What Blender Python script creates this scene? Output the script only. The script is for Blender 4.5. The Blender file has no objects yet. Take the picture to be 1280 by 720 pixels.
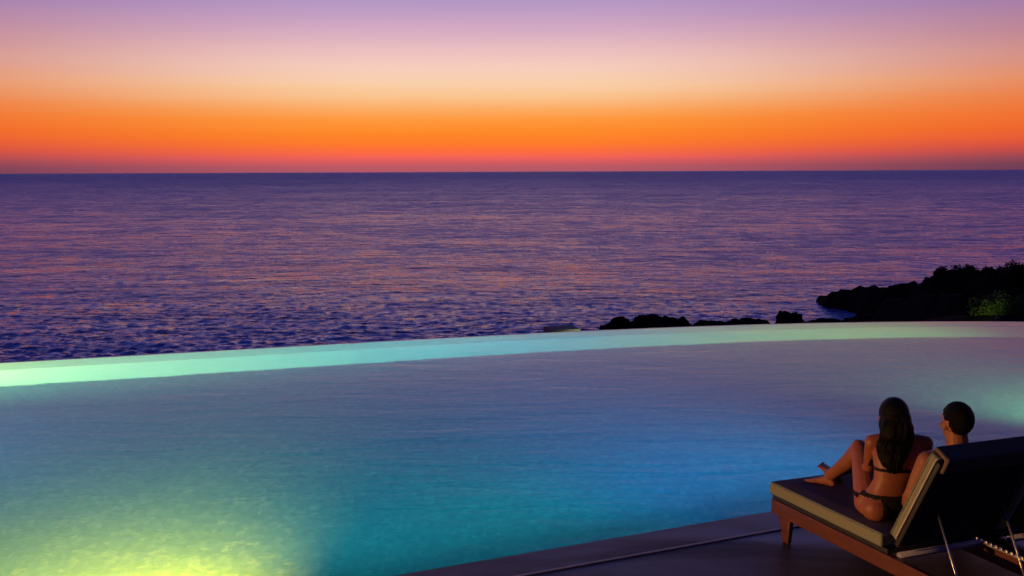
import bpy, bmesh, math, random
import numpy as np
from mathutils import Vector, Matrix, noise
random.seed(7); rng = np.random.default_rng(11)
S = bpy.context.scene
COL = S.collection
R = math.radians

# ------------------------------------------------------------------ helpers
def lin(c):
    return tuple((x/255/12.92 if x/255 <= .04045 else ((x/255+.055)/1.055)**2.4) for x in c)

def link(o): COL.objects.link(o); return o

def mesh_obj(name, verts, faces, mat=None, parent=None, smooth=False):
    me = bpy.data.meshes.new(name); me.from_pydata([tuple(v) for v in verts], [], [tuple(f) for f in faces]); me.update()
    return me_obj(name, me, mat, parent, smooth)

def me_obj(name, me, mat=None, parent=None, smooth=False):
    o = bpy.data.objects.new(name, me); link(o)
    if mat: me.materials.append(mat)
    if smooth: me.polygons.foreach_set('use_smooth', [True]*len(me.polygons))
    if parent: o.parent = parent
    return o

def bm_obj(name, bm, mat=None, parent=None, smooth=False):
    bmesh.ops.recalc_face_normals(bm, faces=bm.faces[:])
    me = bpy.data.meshes.new(name); bm.to_mesh(me); bm.free()
    return me_obj(name, me, mat, parent, smooth)

def tag(o, label=None, cat=None, group=None, kind=None):
    if label: o['label'] = label
    if cat: o['category'] = cat
    if group: o['group'] = group
    if kind: o['kind'] = kind
    return o

def empty(name, loc, rz=0):
    o = bpy.data.objects.new(name, None); link(o); o.location = loc; o.rotation_euler = (0, 0, rz); o.empty_display_size = .2
    return o

def box(bm, lo, hi, bevel=0, seg=2, M=None):
    r = bmesh.ops.create_cube(bm, size=1)
    vs = r['verts']
    for v in vs:
        v.co = Vector([lo[i]+(v.co[i]+.5)*(hi[i]-lo[i]) for i in range(3)])
    if bevel:
        es = list({e for v in vs for e in v.link_edges})
        rr = bmesh.ops.bevel(bm, geom=es, offset=bevel, segments=seg, affect='EDGES', profile=.5)
        vs = list({v for f in rr['faces'] for v in f.verts} | {v for v in vs if v.is_valid})
    if M is not None:
        for v in vs: v.co = M @ v.co
    return vs

def tube(bm, pts, rad, n=10, caps=True):
    """swept tube through pts; rad is a number or one per point"""
    pts = [Vector(p) for p in pts]
    if not hasattr(rad, '__len__'): rad = [rad]*len(pts)
    rings = []; ref = None
    for i, p in enumerate(pts):
        a = pts[max(i-1, 0)]; b = pts[min(i+1, len(pts)-1)]
        t = (b-a).normalized()
        if ref is None:
            ref = t.orthogonal().normalized()
        ref = (ref - t*ref.dot(t)).normalized(); bn = t.cross(ref)
        rings.append([bm.verts.new(p + rad[i]*(math.cos(2*math.pi*k/n)*ref + math.sin(2*math.pi*k/n)*bn)) for k in range(n)])
    for r0, r1 in zip(rings, rings[1:]):
        for k in range(n): bm.faces.new((r0[k], r0[(k+1) % n], r1[(k+1) % n], r1[k]))
    if caps:
        bm.faces.new(rings[0][::-1]); bm.faces.new(rings[-1])

def capsule(bm, a, b, ra, rb, n=14, m=5):
    a = Vector(a); b = Vector(b); t = (b-a)
    L = t.length; t = t/L if L > 1e-6 else Vector((0, 0, 1))
    P = []; Rr = []
    for i in range(m):
        th = math.pi/2*(1-i/m); P.append(a - t*ra*math.sin(th)); Rr.append(max(ra*math.cos(th), ra*.02))
    P.append(a); Rr.append(ra); P.append(b); Rr.append(rb)
    for i in range(1, m+1):
        th = math.pi/2*i/m; P.append(b + t*rb*math.sin(th)); Rr.append(max(rb*math.cos(th), rb*.02))
    tube(bm, P, Rr, n)

def limb(bm, pts, rad):
    for (a, b, ra, rb) in zip(pts, pts[1:], rad, rad[1:]): capsule(bm, a, b, ra, rb)

def ellipsoid(bm, c, ax, ay, az, n=18):
    """ax, ay, az: half-axis vectors"""
    r = bmesh.ops.create_uvsphere(bm, u_segments=n, v_segments=n//2+2, radius=1)
    c = Vector(c); ax = Vector(ax); ay = Vector(ay); az = Vector(az)
    for v in r['verts']: v.co = c + ax*v.co.x + ay*v.co.y + az*v.co.z

def loft(bm, rings, n=22, p=2.3):
    """rings: (centre, half-width vector, half-depth vector); capped at both ends"""
    vr = []
    for c, a, b in rings:
        c = Vector(c); a = Vector(a); b = Vector(b); ring = []
        for k in range(n):
            th = 2*math.pi*k/n; cx, sx = math.cos(th), math.sin(th)
            q = (abs(cx)**p + abs(sx)**p)**(-1/p)
            ring.append(bm.verts.new(c + a*cx*q + b*sx*q))
        vr.append(ring)
    for r0, r1 in zip(vr, vr[1:]):
        for k in range(n): bm.faces.new((r0[k], r0[(k+1) % n], r1[(k+1) % n], r1[k]))
    bm.faces.new(vr[0][::-1]); bm.faces.new(vr[-1])

def fuse(bm, voxel, smooth=4, factor=.5):
    """union of all shapes in bm as one continuous surface"""
    bmesh.ops.recalc_face_normals(bm, faces=bm.faces[:])
    me = bpy.data.meshes.new('tmp'); bm.to_mesh(me); bm.free()
    o = link(bpy.data.objects.new('tmp', me))
    m = o.modifiers.new('r', 'REMESH'); m.mode = 'VOXEL'; m.voxel_size = voxel
    s = o.modifiers.new('s', 'SMOOTH'); s.factor = factor; s.iterations = smooth
    dg = bpy.context.evaluated_depsgraph_get()
    out = bpy.data.meshes.new_from_object(o.evaluated_get(dg))
    bpy.data.objects.remove(o); bpy.data.meshes.remove(me)
    return out

# ------------------------------------------------------------------ materials
class NT:
    def __init__(s, name):
        s.m = bpy.data.materials.new(name); s.m.use_nodes = True
        s.t = s.m.node_tree; s.n = s.t.nodes; s.l = s.t.links
        s.b = s.n.get('Principled BSDF'); s.out = s.n.get('Material Output')
    def N(s, typ, **kw):
        x = s.n.new(typ)
        for k, v in kw.items():
            if k in x.inputs: x.inputs[k].default_value = v
            else: setattr(x, k, v)
        return x
    def L(s, a, b): s.l.new(a, b)
    def ramp(s, fac, stops, interp='LINEAR'):
        r = s.n.new('ShaderNodeValToRGB'); set_ramp(r, stops, interp); s.L(fac, r.inputs[0]); return r.outputs[0]
    def coord(s, out='Object', scale=(1, 1, 1)):
        tc = s.N('ShaderNodeTexCoord'); mp = s.N('ShaderNodeMapping'); mp.inputs['Scale'].default_value = scale
        s.L(tc.outputs[out], mp.inputs[0]); return mp.outputs[0]
    def noise(s, vec, scale, detail=4, rough=.55, dist=0):
        x = s.N('ShaderNodeTexNoise', Scale=scale, Detail=detail, Roughness=rough, Distortion=dist); s.L(vec, x.inputs['Vector']); return x
    def bump(s, h, strength, dist, prev=None):
        b = s.N('ShaderNodeBump', Strength=strength, Distance=dist); s.L(h, b.inputs['Height'])
        if prev is not None: s.L(prev, b.inputs['Normal'])
        return b.outputs[0]

def set_ramp(r, stops, interp='LINEAR'):
    cr = r.color_ramp; cr.interpolation = interp
    while len(cr.elements) < len(stops): cr.elements.new(.5)
    for e, (p, c) in zip(cr.elements, stops):
        e.position = p; e.color = (*c[:3], 1) if len(c) < 4 else c

def simple(name, c0, c1, scale=8, rough=.6, bump=.2, dist=.01, stretch=(1, 1, 1), coat=0, spec=.5, metal=0, rvar=.1):
    t = NT(name); v = t.coord('Object', stretch)
    n = t.noise(v, scale, 6, .6)
    t.L(t.ramp(n.outputs[0], [(.3, c0), (.7, c1)]), t.b.inputs['Base Color'])
    mr = t.N('ShaderNodeMapRange'); mr.inputs[3].default_value = max(rough-rvar, .02); mr.inputs[4].default_value = min(rough+rvar, 1)
    n2 = t.noise(v, scale*2.3, 4); t.L(n2.outputs[0], mr.inputs[0]); t.L(mr.outputs[0], t.b.inputs['Roughness'])
    if bump: t.L(t.bump(n2.outputs[0], bump, dist), t.b.inputs['Normal'])
    t.b.inputs['Coat Weight'].default_value = coat; t.b.inputs['Specular IOR Level'].default_value = spec; t.b.inputs['Metallic'].default_value = metal
    return t.m

M = {}
M['wood'] = simple('wood', (.105, .030, .015), (.18, .056, .027), 5, .42, .25, .003, (1.2, 14, 14), coat=.15)
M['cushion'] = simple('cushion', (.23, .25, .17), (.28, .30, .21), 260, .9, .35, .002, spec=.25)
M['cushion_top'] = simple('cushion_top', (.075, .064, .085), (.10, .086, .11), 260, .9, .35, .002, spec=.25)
M['piping'] = simple('piping', (.55, .5, .44), (.62, .57, .5), 200, .7, .2, .001)
M['sling'] = simple('sling', (.032, .027, .023), (.048, .04, .033), 300, .85, .3, .002, spec=.2)
M['head_pad'] = simple('head_pad', (.15, .115, .085), (.19, .145, .105), 220, .9, .3, .002, spec=.2)
M['steel'] = simple('steel', (.62, .62, .62), (.72, .72, .70), 30, .4, .05, .001, metal=1)
M['grey_metal'] = simple('grey_metal', (.34, .34, .37), (.42, .42, .45), 40, .5, .05, .001, metal=0)
M['black_metal'] = simple('black_metal', (.02, .02, .02), (.03, .03, .03), 40, .45, .05, .001)
M['skin_f'] = simple('skin_woman', (.29, .098, .048), (.36, .13, .066), 22, .48, .06, .002, spec=.4)
M['skin_m'] = simple('skin_man', (.31, .125, .065), (.37, .155, .085), 22, .5, .06, .002, spec=.4)
for k in ('skin_f', 'skin_m'):
    b = M[k].node_tree.nodes['Principled BSDF']; b.inputs['Subsurface Weight'].default_value = .15; b.inputs['Subsurface Radius'].default_value = (.03, .012, .006); b.inputs['Subsurface Scale'].default_value = .5
def hair_mat(name, stretch, scale):
    t = NT(name); v = t.coord('Object', stretch); n = t.noise(v, scale, 5, .6, .3)
    t.L(t.ramp(n.outputs[0], [(.3, (.0015, .001, .001)), (.75, (.004, .0025, .002))]), t.b.inputs['Base Color'])
    t.b.inputs['Roughness'].default_value = .5; t.b.inputs['Specular IOR Level'].default_value = .12
    t.L(t.bump(n.outputs[0], .9, .01), t.b.inputs['Normal']); return t.m
M['hair_long'] = hair_mat('hair_long', (1, 1, .12), 110)
M['hair_short'] = hair_mat('hair_short', (1, 1, .5), 160)
M['black_cloth'] = simple('black_cloth', (.010, .010, .011), (.018, .017, .018), 200, .8, .3, .001, spec=.2)
M['navy_cloth'] = simple('navy_cloth', (.012, .016, .035), (.02, .026, .055), 200, .85, .3, .001, spec=.2)
M['eye_white'] = simple('eye_white', (.42, .38, .35), (.48, .44, .4), 10, .35, 0)
M['eye_dark'] = simple('eye_dark', (.02, .012, .008), (.03, .018, .01), 10, .15, 0)
M['bracelet'] = simple('bracelet', (.45, .33, .18), (.6, .45, .26), 90, .35, .3, .002, metal=1)
M['rock'] = simple('rock', (.008, .0075, .009), (.022, .02, .022), 1.6, .9, .9, .12, spec=.06)
M['leaf_dark'] = simple('leaf_dark', (.010, .017, .008), (.02, .03, .013), 3, .6, 0, spec=.3)
M['leaf_green'] = simple('leaf_green', (.06, .11, .02), (.14, .20, .035), 5, .55, 0, spec=.3)
M['bark'] = simple('bark', (.05, .035, .025), (.09, .065, .045), 12, .9, .5, .01)
M['basin'] = simple('basin', (.22, .21, .18), (.34, .32, .27), 3, .85, .4, .02)
M['white_plaster'] = simple('white_plaster', (.80, .80, .56), (.86, .85, .62), 2.2, .7, .2, .005)
M['bronze'] = simple('bronze', (.06, .045, .03), (.09, .07, .05), 20, .45, .1, .002, metal=.8)

def deck_mat(name, c0, c1, c2):
    t = NT(name); v = t.coord('Object'); n = t.noise(v, 1.1, 8, .62); n2 = t.noise(v, 38, 6, .7); n3 = t.noise(t.coord('Object', (1, 3.2, 1)), .55, 5, .6, .6)
    c = t.ramp(n.outputs[0], [(.28, c0), (.55, c1), (.78, c2)])
    mx = t.N('ShaderNodeMix', data_type='RGBA', blend_type='MULTIPLY'); mx.inputs[0].default_value = .8
    t.L(c, mx.inputs[6]); t.L(t.ramp(n2.outputs[0], [(.3, (.62, .62, .62)), (.7, (1.1, 1.08, 1.05))]), mx.inputs[7]); t.L(mx.outputs[2], t.b.inputs['Base Color'])
    t.L(t.ramp(n3.outputs[0], [(.35, (.30,)*3), (.7, (.62,)*3)]), t.b.inputs['Roughness'])
    b = t.bump(n.outputs[0], .25, .02); t.L(t.bump(n2.outputs[0], .25, .003, b), t.b.inputs['Normal'])
    return t.m
M['deck'] = deck_mat('deck_stone', (.028, .024, .028), (.046, .040, .044), (.062, .054, .058))
M['coping'] = deck_mat('coping_stone', (.024, .02, .024), (.04, .034, .038), (.055, .047, .05))
M['trim'] = simple('trim', (.22, .20, .20), (.30, .27, .27), 25, .4, .1, .002)

def pool_tile():
    t = NT('mosaic_caustic_mottle'); v = t.coord('Object')
    n = t.noise(v, .5, 4, .5); vo = t.N('ShaderNodeTexVoronoi', Scale=22.0); t.L(v, vo.inputs['Vector'])
    mx = t.N('ShaderNodeMix', data_type='RGBA', blend_type='MIX'); mx.inputs[0].default_value = .3
    t.L(t.ramp(n.outputs[0], [(.3, (.05, .17, .26)), (.7, (.08, .22, .30))]), mx.inputs[6])
    hs = t.ramp(vo.outputs['Color'], [(0, (.012, .07, .15)), (.35, (.03, .13, .22)), (.7, (.08, .25, .32)), (1, (.26, .44, .44))])  # wide tile colours also paint the bright and dark mottling of ripple light
    t.L(hs, mx.inputs[7]); t.L(mx.outputs[2], t.b.inputs['Base Color']); t.b.inputs['Roughness'].default_value = .6
    return t.m
M['pool_tile'] = pool_tile()

def water_pool():
    t = NT('pool_water'); v = t.coord('Object')
    # ripples stretched along the pool's length, small wavelets on top
    tc = t.N('ShaderNodeTexCoord'); mp = t.N('ShaderNodeMapping'); mp.inputs['Rotation'].default_value = (0, 0, R(-18)); mp.inputs['Scale'].default_value = (.55, 1.5, 1); t.L(tc.outputs['Object'], mp.inputs[0])
    n1 = t.noise(mp.outputs[0], 1.3, 3, .5, .6); n2 = t.noise(mp.outputs[0], 6, 3, .55, .4); n3 = t.noise(v, 22, 2, .5, .2)
    b = t.bump(n1.outputs[0], 1, .006); b = t.bump(n2.outputs[0], 1, .0024, b); b = t.bump(n3.outputs[0], 1, .0012, b)
    t.n.remove(t.b)
    fr = t.N('ShaderNodeFresnel', IOR=1.4); t.L(b, fr.inputs['Normal'])
    rf = t.N('ShaderNodeBsdfRefraction', IOR=1.333, Roughness=0.0); t.L(b, rf.inputs['Normal'])
    gl = t.N('ShaderNodeBsdfGlossy', Roughness=.04); t.L(b, gl.inputs['Normal'])
    mx = t.N('ShaderNodeMixShader'); t.L(fr.outputs[0], mx.inputs[0]); t.L(rf.outputs[0], mx.inputs[1]); t.L(gl.outputs[0], mx.inputs[2]); t.L(mx.outputs[0], t.out.inputs['Surface'])
    va = t.N('ShaderNodeVolumeAbsorption', Density=.30); va.inputs['Color'].default_value = (.30, .84, .90, 1); vs = t.N('ShaderNodeVolumeScatter', Density=.045, Anisotropy=.2); vs.inputs['Color'].default_value = (.35, .75, 1, 1); ad = t.N('ShaderNodeAddShader'); t.L(va.outputs[0], ad.inputs[0]); t.L(vs.outputs[0], ad.inputs[1]); t.L(ad.outputs[0], t.out.inputs['Volume'])
    return t.m
M['pool_water'] = water_pool()

def water_sea():
    t = NT('sea_water'); tc = t.N('ShaderNodeTexCoord'); mp = t.N('ShaderNodeMapping'); mp.inputs['Rotation'].default_value = (0, 0, R(12)); mp.inputs['Scale'].default_value = (.6, 1, 1); t.L(tc.outputs['Object'], mp.inputs[0])
    n1 = t.noise(mp.outputs[0], .55, 5, .62, .3); n2 = t.noise(mp.outputs[0], .09, 5, .6, .3); n3 = t.noise(mp.outputs[0], .012, 4, .6, .4)
    n4 = t.noise(mp.outputs[0], 2.6, 3, .6, .3); b = t.bump(n2.outputs[0], 1, 3.2); b = t.bump(n1.outputs[0], 1, .85, b); b = t.bump(n4.outputs[0], 1, .14, b)
    t.L(b, t.b.inputs['Normal'])
    t.L(t.ramp(n3.outputs[0], [(.3, (.21, .19, .74)), (.7, (.26, .23, .86))]), t.b.inputs['Base Color'])
    sx = t.N('ShaderNodeSeparateXYZ'); t.L(tc.outputs['Object'], sx.inputs[0]); lg = t.N('ShaderNodeMath', operation='LOGARITHM'); lg.inputs[1].default_value = 10; t.L(sx.outputs[1], lg.inputs[0])
    # cat's paws: patches of smoother and rougher water at every size, from a ripple to a gust
    acc = None
    for k, (ax, ay, wgt) in enumerate(((1.6, 1.5, 1.0), (.5, .62, 1.0), (.16, .22, 1.0), (.05, .07, .6), (.016, .022, .4), (.004, .007, .35))):
        m2 = t.N('ShaderNodeMapping'); m2.inputs['Scale'].default_value = (ax, ay, 1); m2.inputs['Location'].default_value = (3.7*k, 1.9*k, 0); t.L(tc.outputs['Object'], m2.inputs[0])
        q = t.noise(m2.outputs[0], 1, 2, .5, .2); u = t.N('ShaderNodeMath', operation='MULTIPLY_ADD'); u.inputs[1].default_value = wgt; u.inputs[2].default_value = -.5*wgt; t.L(q.outputs[0], u.inputs[0])
        if acc is None: acc = u.outputs[0]
        else:
            ad = t.N('ShaderNodeMath', operation='ADD'); t.L(acc, ad.inputs[0]); t.L(u.outputs[0], ad.inputs[1]); acc = ad.outputs[0]
    rough = []
    for lo_, hi_ in ((.07, .34), (.30, .64)):
        mr = t.N('ShaderNodeMapRange'); mr.inputs[1].default_value = 1.75; mr.inputs[2].default_value = 3.3; mr.inputs[3].default_value = lo_; mr.inputs[4].default_value = hi_; t.L(lg.outputs[0], mr.inputs[0]); rough.append(mr.outputs[0])
    fc = t.N('ShaderNodeMapRange'); fc.inputs[1].default_value = -.26; fc.inputs[2].default_value = .26; t.L(acc, fc.inputs[0])
    mm = t.N('ShaderNodeMix'); t.L(fc.outputs[0], mm.inputs[0]); t.L(rough[0], mm.inputs[2]); t.L(rough[1], mm.inputs[3]); t.L(mm.outputs[0], t.b.inputs['Roughness'])
    t.b.inputs['IOR'].default_value = 2.7; t.b.inputs['Specular Tint'].default_value = (.80, .80, 1, 1)
    return t.m
M['sea'] = water_sea()

def terrain_mat():
    t = NT('terrain'); v = t.coord('Object'); n = t.noise(v, .35, 8, .65); n2 = t.noise(v, 2.5, 6, .6)
    t.L(t.ramp(n.outputs[0], [(.3, (.007, .0065, .0075)), (.55, (.018, .016, .016)), (.75, (.013, .017, .008))]), t.b.inputs['Base Color'])
    t.b.inputs['Roughness'].default_value = .95; t.b.inputs['Specular IOR Level'].default_value = .02
    t.L(t.bump(n2.outputs[0], .8, .25), t.b.inputs['Normal']); return t.m
M['terrain'] = terrain_mat()

def glow(name, col, strength):
    t = NT(name); t.b.inputs['Base Color'].default_value = (.8, .8, .8, 1); t.b.inputs['Emission Color'].default_value = (*col, 1); t.b.inputs['Emission Strength'].default_value = strength
    v = t.coord('Object'); n = t.noise(v, 30, 2); t.L(t.ramp(n.outputs[0], [(0, (.2,)*3), (1, (.4,)*3)]), t.b.inputs['Roughness']); return t.m
M['lens'] = glow('lamp_lens', (1, .9, .5), 6)
M['fill_strip_lens'] = glow('fill_strip_lens', (.1, .7, 1), 2)
M['lantern_glass'] = glow('lantern_glass', (1, .55, .2), 8)
M['spot_lens'] = glow('spot_lens', (.85, 1, .5), 6)

# ------------------------------------------------------------------ camera
f_px = 1300.; rho = R(.224); pit = math.atan((360-214.5)/f_px)
Fw = Vector((0, math.cos(pit), -math.sin(pit))); U0 = Vector((0, math.sin(pit), math.cos(pit))); R0 = Vector((1, 0, 0))
Rt = math.cos(rho)*R0 - math.sin(rho)*U0; Up = math.sin(rho)*R0 + math.cos(rho)*U0
cd = bpy.data.cameras.new('camera'); cam = link(bpy.data.objects.new('camera', cd))
cd.sensor_width = 36; cd.lens = 36*f_px/1280; cd.clip_start = .1; cd.clip_end = 200000
mw = Matrix((Rt, Up, -Fw)).transposed().to_4x4(); mw.translation = Vector((0, 0, 2.5)); cam.matrix_world = mw
S.camera = cam
EYE = 2.5
def ray(x, y): return (x-640)*Rt + (360-y)*Up + f_px*Fw        # survey of the photograph: sight line of a pixel
def at_depth(x, y, Y):
    d = ray(x, y); return Vector((0, 0, EYE)) + d*(Y/d.y)

# ------------------------------------------------------------------ sky
def sky():
    w = bpy.data.worlds.new('World'); S.world = w; w.use_nodes = True
    nt = w.node_tree; n = nt.nodes; l = nt.links; bg = n['Background']
    tc = n.new('ShaderNodeTexCoord'); sp = n.new('ShaderNodeSeparateXYZ'); l.new(tc.outputs['Generated'], sp.inputs[0])
    def mth(op, a, b=None, c=None):
        m = n.new('ShaderNodeMath'); m.operation = op
        for i, x in enumerate((a, b, c)):
            if x is None: continue
            if isinstance(x, (int, float)): m.inputs[i].default_value = x
            else: l.new(x, m.inputs[i])
        return m.outputs[0]
    zc = mth('MAXIMUM', sp.outputs[2], 0.0)
    mp = n.new('ShaderNodeMapping'); mp.inputs['Scale'].default_value = (2.2, 2.2, 34); l.new(tc.outputs['Generated'], mp.inputs[0])
    nz = n.new('ShaderNodeTexNoise'); nz.inputs['Scale'].default_value = 1.6; nz.inputs['Detail'].default_value = 4; nz.inputs['Roughness'].default_value = .55; l.new(mp.outputs[0], nz.inputs['Vector'])
    t = mth('ADD', mth('POWER', zc, .5), mth('MULTIPLY', mth('SUBTRACT', nz.outputs[0], .5), .012))
    def stops(lst, upper):
        out = []
        for y, c in lst:
            d = ray(640, y); z = max(d.z/d.length, 0); out.append((z**.5, lin(c)))
        out.sort(key=lambda s: s[0]); out[0] = (0, out[0][1])
        return out + [(math.sin(R(e))**.5, lin(c)) for e, c in upper]
    upper = [(10.8, (166, 142, 194)), (13, (148, 136, 198)), (16, (104, 108, 188)), (20, (56, 80, 166)), (28, (30, 56, 136)), (40, (22, 34, 94)), (60, (17, 24, 68)), (90, (13, 18, 54))]
    A = stops([(214.4, (172, 88, 104)), (208, (188, 90, 100)), (203, (212, 92, 95)), (197, (242, 98, 88)), (190, (252, 108, 66)), (180, (255, 122, 44)), (165, (255, 138, 42)), (150, (255, 152, 60)), (138, (253, 170, 95)), (122, (251, 194, 140)), (105, (250, 208, 170)), (82, (246, 205, 190)), (60, (234, 190, 192)), (35, (212, 170, 195)), (14, (192, 157, 196)), (0, (178, 152, 196))], upper)
    B = stops([(214.4, (96, 58, 84)), (207, (112, 62, 84)), (199, (145, 70, 82)), (190, (198, 74, 70)), (179, (228, 88, 56)), (165, (238, 100, 46)), (150, (240, 112, 52)), (130, (234, 124, 70)), (110, (228, 138, 98)), (82, (208, 140, 132)), (50, (182, 128, 150)), (20, (160, 122, 166)), (0, (150, 115, 168))], upper)
    D = [(0, lin((34, 30, 60))), (.3, lin((38, 36, 76))), (.6, lin((24, 30, 76))), (1, lin((13, 18, 54)))]
    rr = []
    for s in (A, B, D):
        r = n.new('ShaderNodeValToRGB'); set_ramp(r, s); l.new(t, r.inputs[0]); rr.append(r.outputs[0])
    az = mth('ARCTAN2', sp.outputs[0], sp.outputs[1])
    da = mth('ABSOLUTE', mth('ADD', az, R(2.2)))
    def sm(a, b):
        m = n.new('ShaderNodeMapRange'); m.interpolation_type = 'SMOOTHSTEP'; m.inputs[1].default_value = a; m.inputs[2].default_value = b; l.new(da, m.inputs[0]); return m.outputs[0]
    def mix(fc, a, b):
        m = n.new('ShaderNodeMix'); m.data_type = 'RGBA'; l.new(fc, m.inputs[0]); l.new(a, m.inputs[6]); l.new(b, m.inputs[7]); return m.outputs[2]
    c = mix(sm(R(4), R(33)), rr[0], rr[1]); c = mix(sm(R(38), R(110)), c, rr[2])
    l.new(c, bg.inputs[0]); bg.inputs[1].default_value = 1.0
sky()
sun = bpy.data.lights.new('sun', 'SUN'); sun.energy = .004; sun.color = (1, .5, .25); sun.angle = R(14)
so = link(bpy.data.objects.new('sun', sun)); so.rotation_euler = Vector((0.05, -1, -.045)).to_track_quat('-Z', 'Y').to_euler()

def lamp(name, kind, loc, energy, col, radius=.06, aim=None, cone=150, blend=1):
    d = bpy.data.lights.new(name, kind); d.energy = energy; d.color = col; d.shadow_soft_size = radius
    o = link(bpy.data.objects.new(name, d)); o.location = loc
    if kind == 'SPOT': d.spot_size = R(cone); d.spot_blend = blend
    if aim is not None: o.rotation_euler = (Vector(aim)-Vector(loc)).to_track_quat('-Z', 'Y').to_euler()
    return o

# ------------------------------------------------------------------ pool
WL = -.05; FLOOR = -1.38
e0 = Vector((-.704, 6.237)); ed = (Vector((2.041, 7.484))-e0).normalized()     # deck edge line
en = Vector((-ed.y, ed.x))                                                     # towards the water
def edge(x): return e0 + ed*((x-e0.x)/ed.x)
wx = np.array([-6.962, -3.731, 0, 1.359, 4.811, 8.641]); wy = np.array([13.937, 14.954, 16.209, 16.674, 17.205, 17.38])
pc = np.polyfit(wx, wy, 3)
XL, XR = -10.5, 12.0
def weir_y(x): return float(np.polyval(pc, min(max(x, -9), 10))) + (0 if -9 < x < 10 else ((x+9)*.3 if x < -9 else (x-10)*.02))
WX = np.linspace(XL, XR, 46)
outer = [Vector((x, weir_y(x))) for x in WX]
def offset(pl, d):
    out = []
    for i, p in enumerate(pl):
        a = pl[max(i-1, 0)]; b = pl[min(i+1, len(pl)-1)]; t = (b-a).normalized(); out.append(p + Vector((-t.y, t.x))*d)
    return out
inner = offset(outer, -.30); film = offset(outer, .014)
nL, nR = edge(XL), edge(XR)
def prism(name, poly, z0, z1, mat, parent=None):
    n = len(poly); V = [(p.x, p.y, z0) for p in poly] + [(p.x, p.y, z1) for p in poly]
    F = [tuple(range(n))[::-1], tuple(range(n, 2*n))] + [(i, (i+1) % n, n+(i+1) % n, n+i) for i in range(n)]
    bm = bmesh.new(); me = bpy.data.meshes.new('t'); me.from_pydata(V, [], F); bm.from_mesh(me); bpy.data.meshes.remove(me)
    return bm_obj(name, bm, mat, parent)
# basin: floor slab, near wall, two end walls, weir wall
tag(prism('pool_floor', [nL+Vector((-.3, -.3)), nR+Vector((.3, -.3))]+inner[::-1], FLOOR-.25, FLOOR, M['pool_tile']), kind='structure')
tag(prism('pool_wall', [edge(XL-.3)-en*.35, edge(XR+.3)-en*.35, edge(XR+.3)-en*.004, edge(XL-.3)-en*.004], FLOOR-.2, -.065, M['pool_tile']), kind='structure')
for x0, x1 in ((XL-.3, XL-.004), (XR+.004, XR+.3)):
    tag(prism('pool_wall', [edge(x0)+en*.002, edge(x1)+en*.002, Vector((x1, weir_y(x1)-.36)), Vector((x0, weir_y(x0)-.36))], FLOOR-.2, -.065, M['pool_tile']), kind='structure')
    tag(prism('end_coping', [edge(x0)+en*.002, edge(x1)+en*.002, Vector((x1, weir_y(x1)-.36)), Vector((x0, weir_y(x0)-.36))], -.063, .0, M['coping']), kind='structure')
crest = offset(outer, -.045); V = []; F = []; nw = len(outer)
for pl, z in ((outer, -3.1), (outer, WL-.010), (crest, WL-.010), (inner, WL-.30), (inner, -3.1)): V += [(q.x, q.y, z) for q in pl]
for r in range(5):
    r2 = (r+1) % 5
    for i in range(nw-1): F.append((r*nw+i, r*nw+i+1, r2*nw+i+1, r2*nw+i))
F += [tuple(r*nw for r in range(5)), tuple(r*nw+nw-1 for r in range(5))[::-1]]
bm = bmesh.new(); me = bpy.data.meshes.new('t'); me.from_pydata(V, [], F); bm.from_mesh(me); bpy.data.meshes.remove(me)
tag(bm_obj('infinity_edge', bm, M['white_plaster']), kind='structure')
wpoly = [edge(XL-.1)-en*.03, edge(XR+.1)-en*.03] + film[::-1]
tag(prism('pool_water', wpoly, FLOOR-.06, WL, M['pool_water']), kind='structure')

# deck, coping and the pale trim line between them
CW = .30
def strip(name, d0, d1, z0, z1, mat, x0=-14, x1=20, bev=0):
    o = prism(name, [edge(x0)-en*d1, edge(x1)-en*d1, edge(x1)-en*d0, edge(x0)-en*d0], z0, z1, mat)
    if bev:
        m = o.modifiers.new('b', 'BEVEL'); m.width = bev; m.segments = 2
    return tag(o, kind='structure')
strip('pool_coping', -.03, CW, -.062, 0, M['coping'], bev=.008)
strip('deck_trim', CW+.001, CW+.028, -.06, .004, M['trim'])
strip('deck', CW+.029, 26, -.3, -.003, M['deck'])

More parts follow.
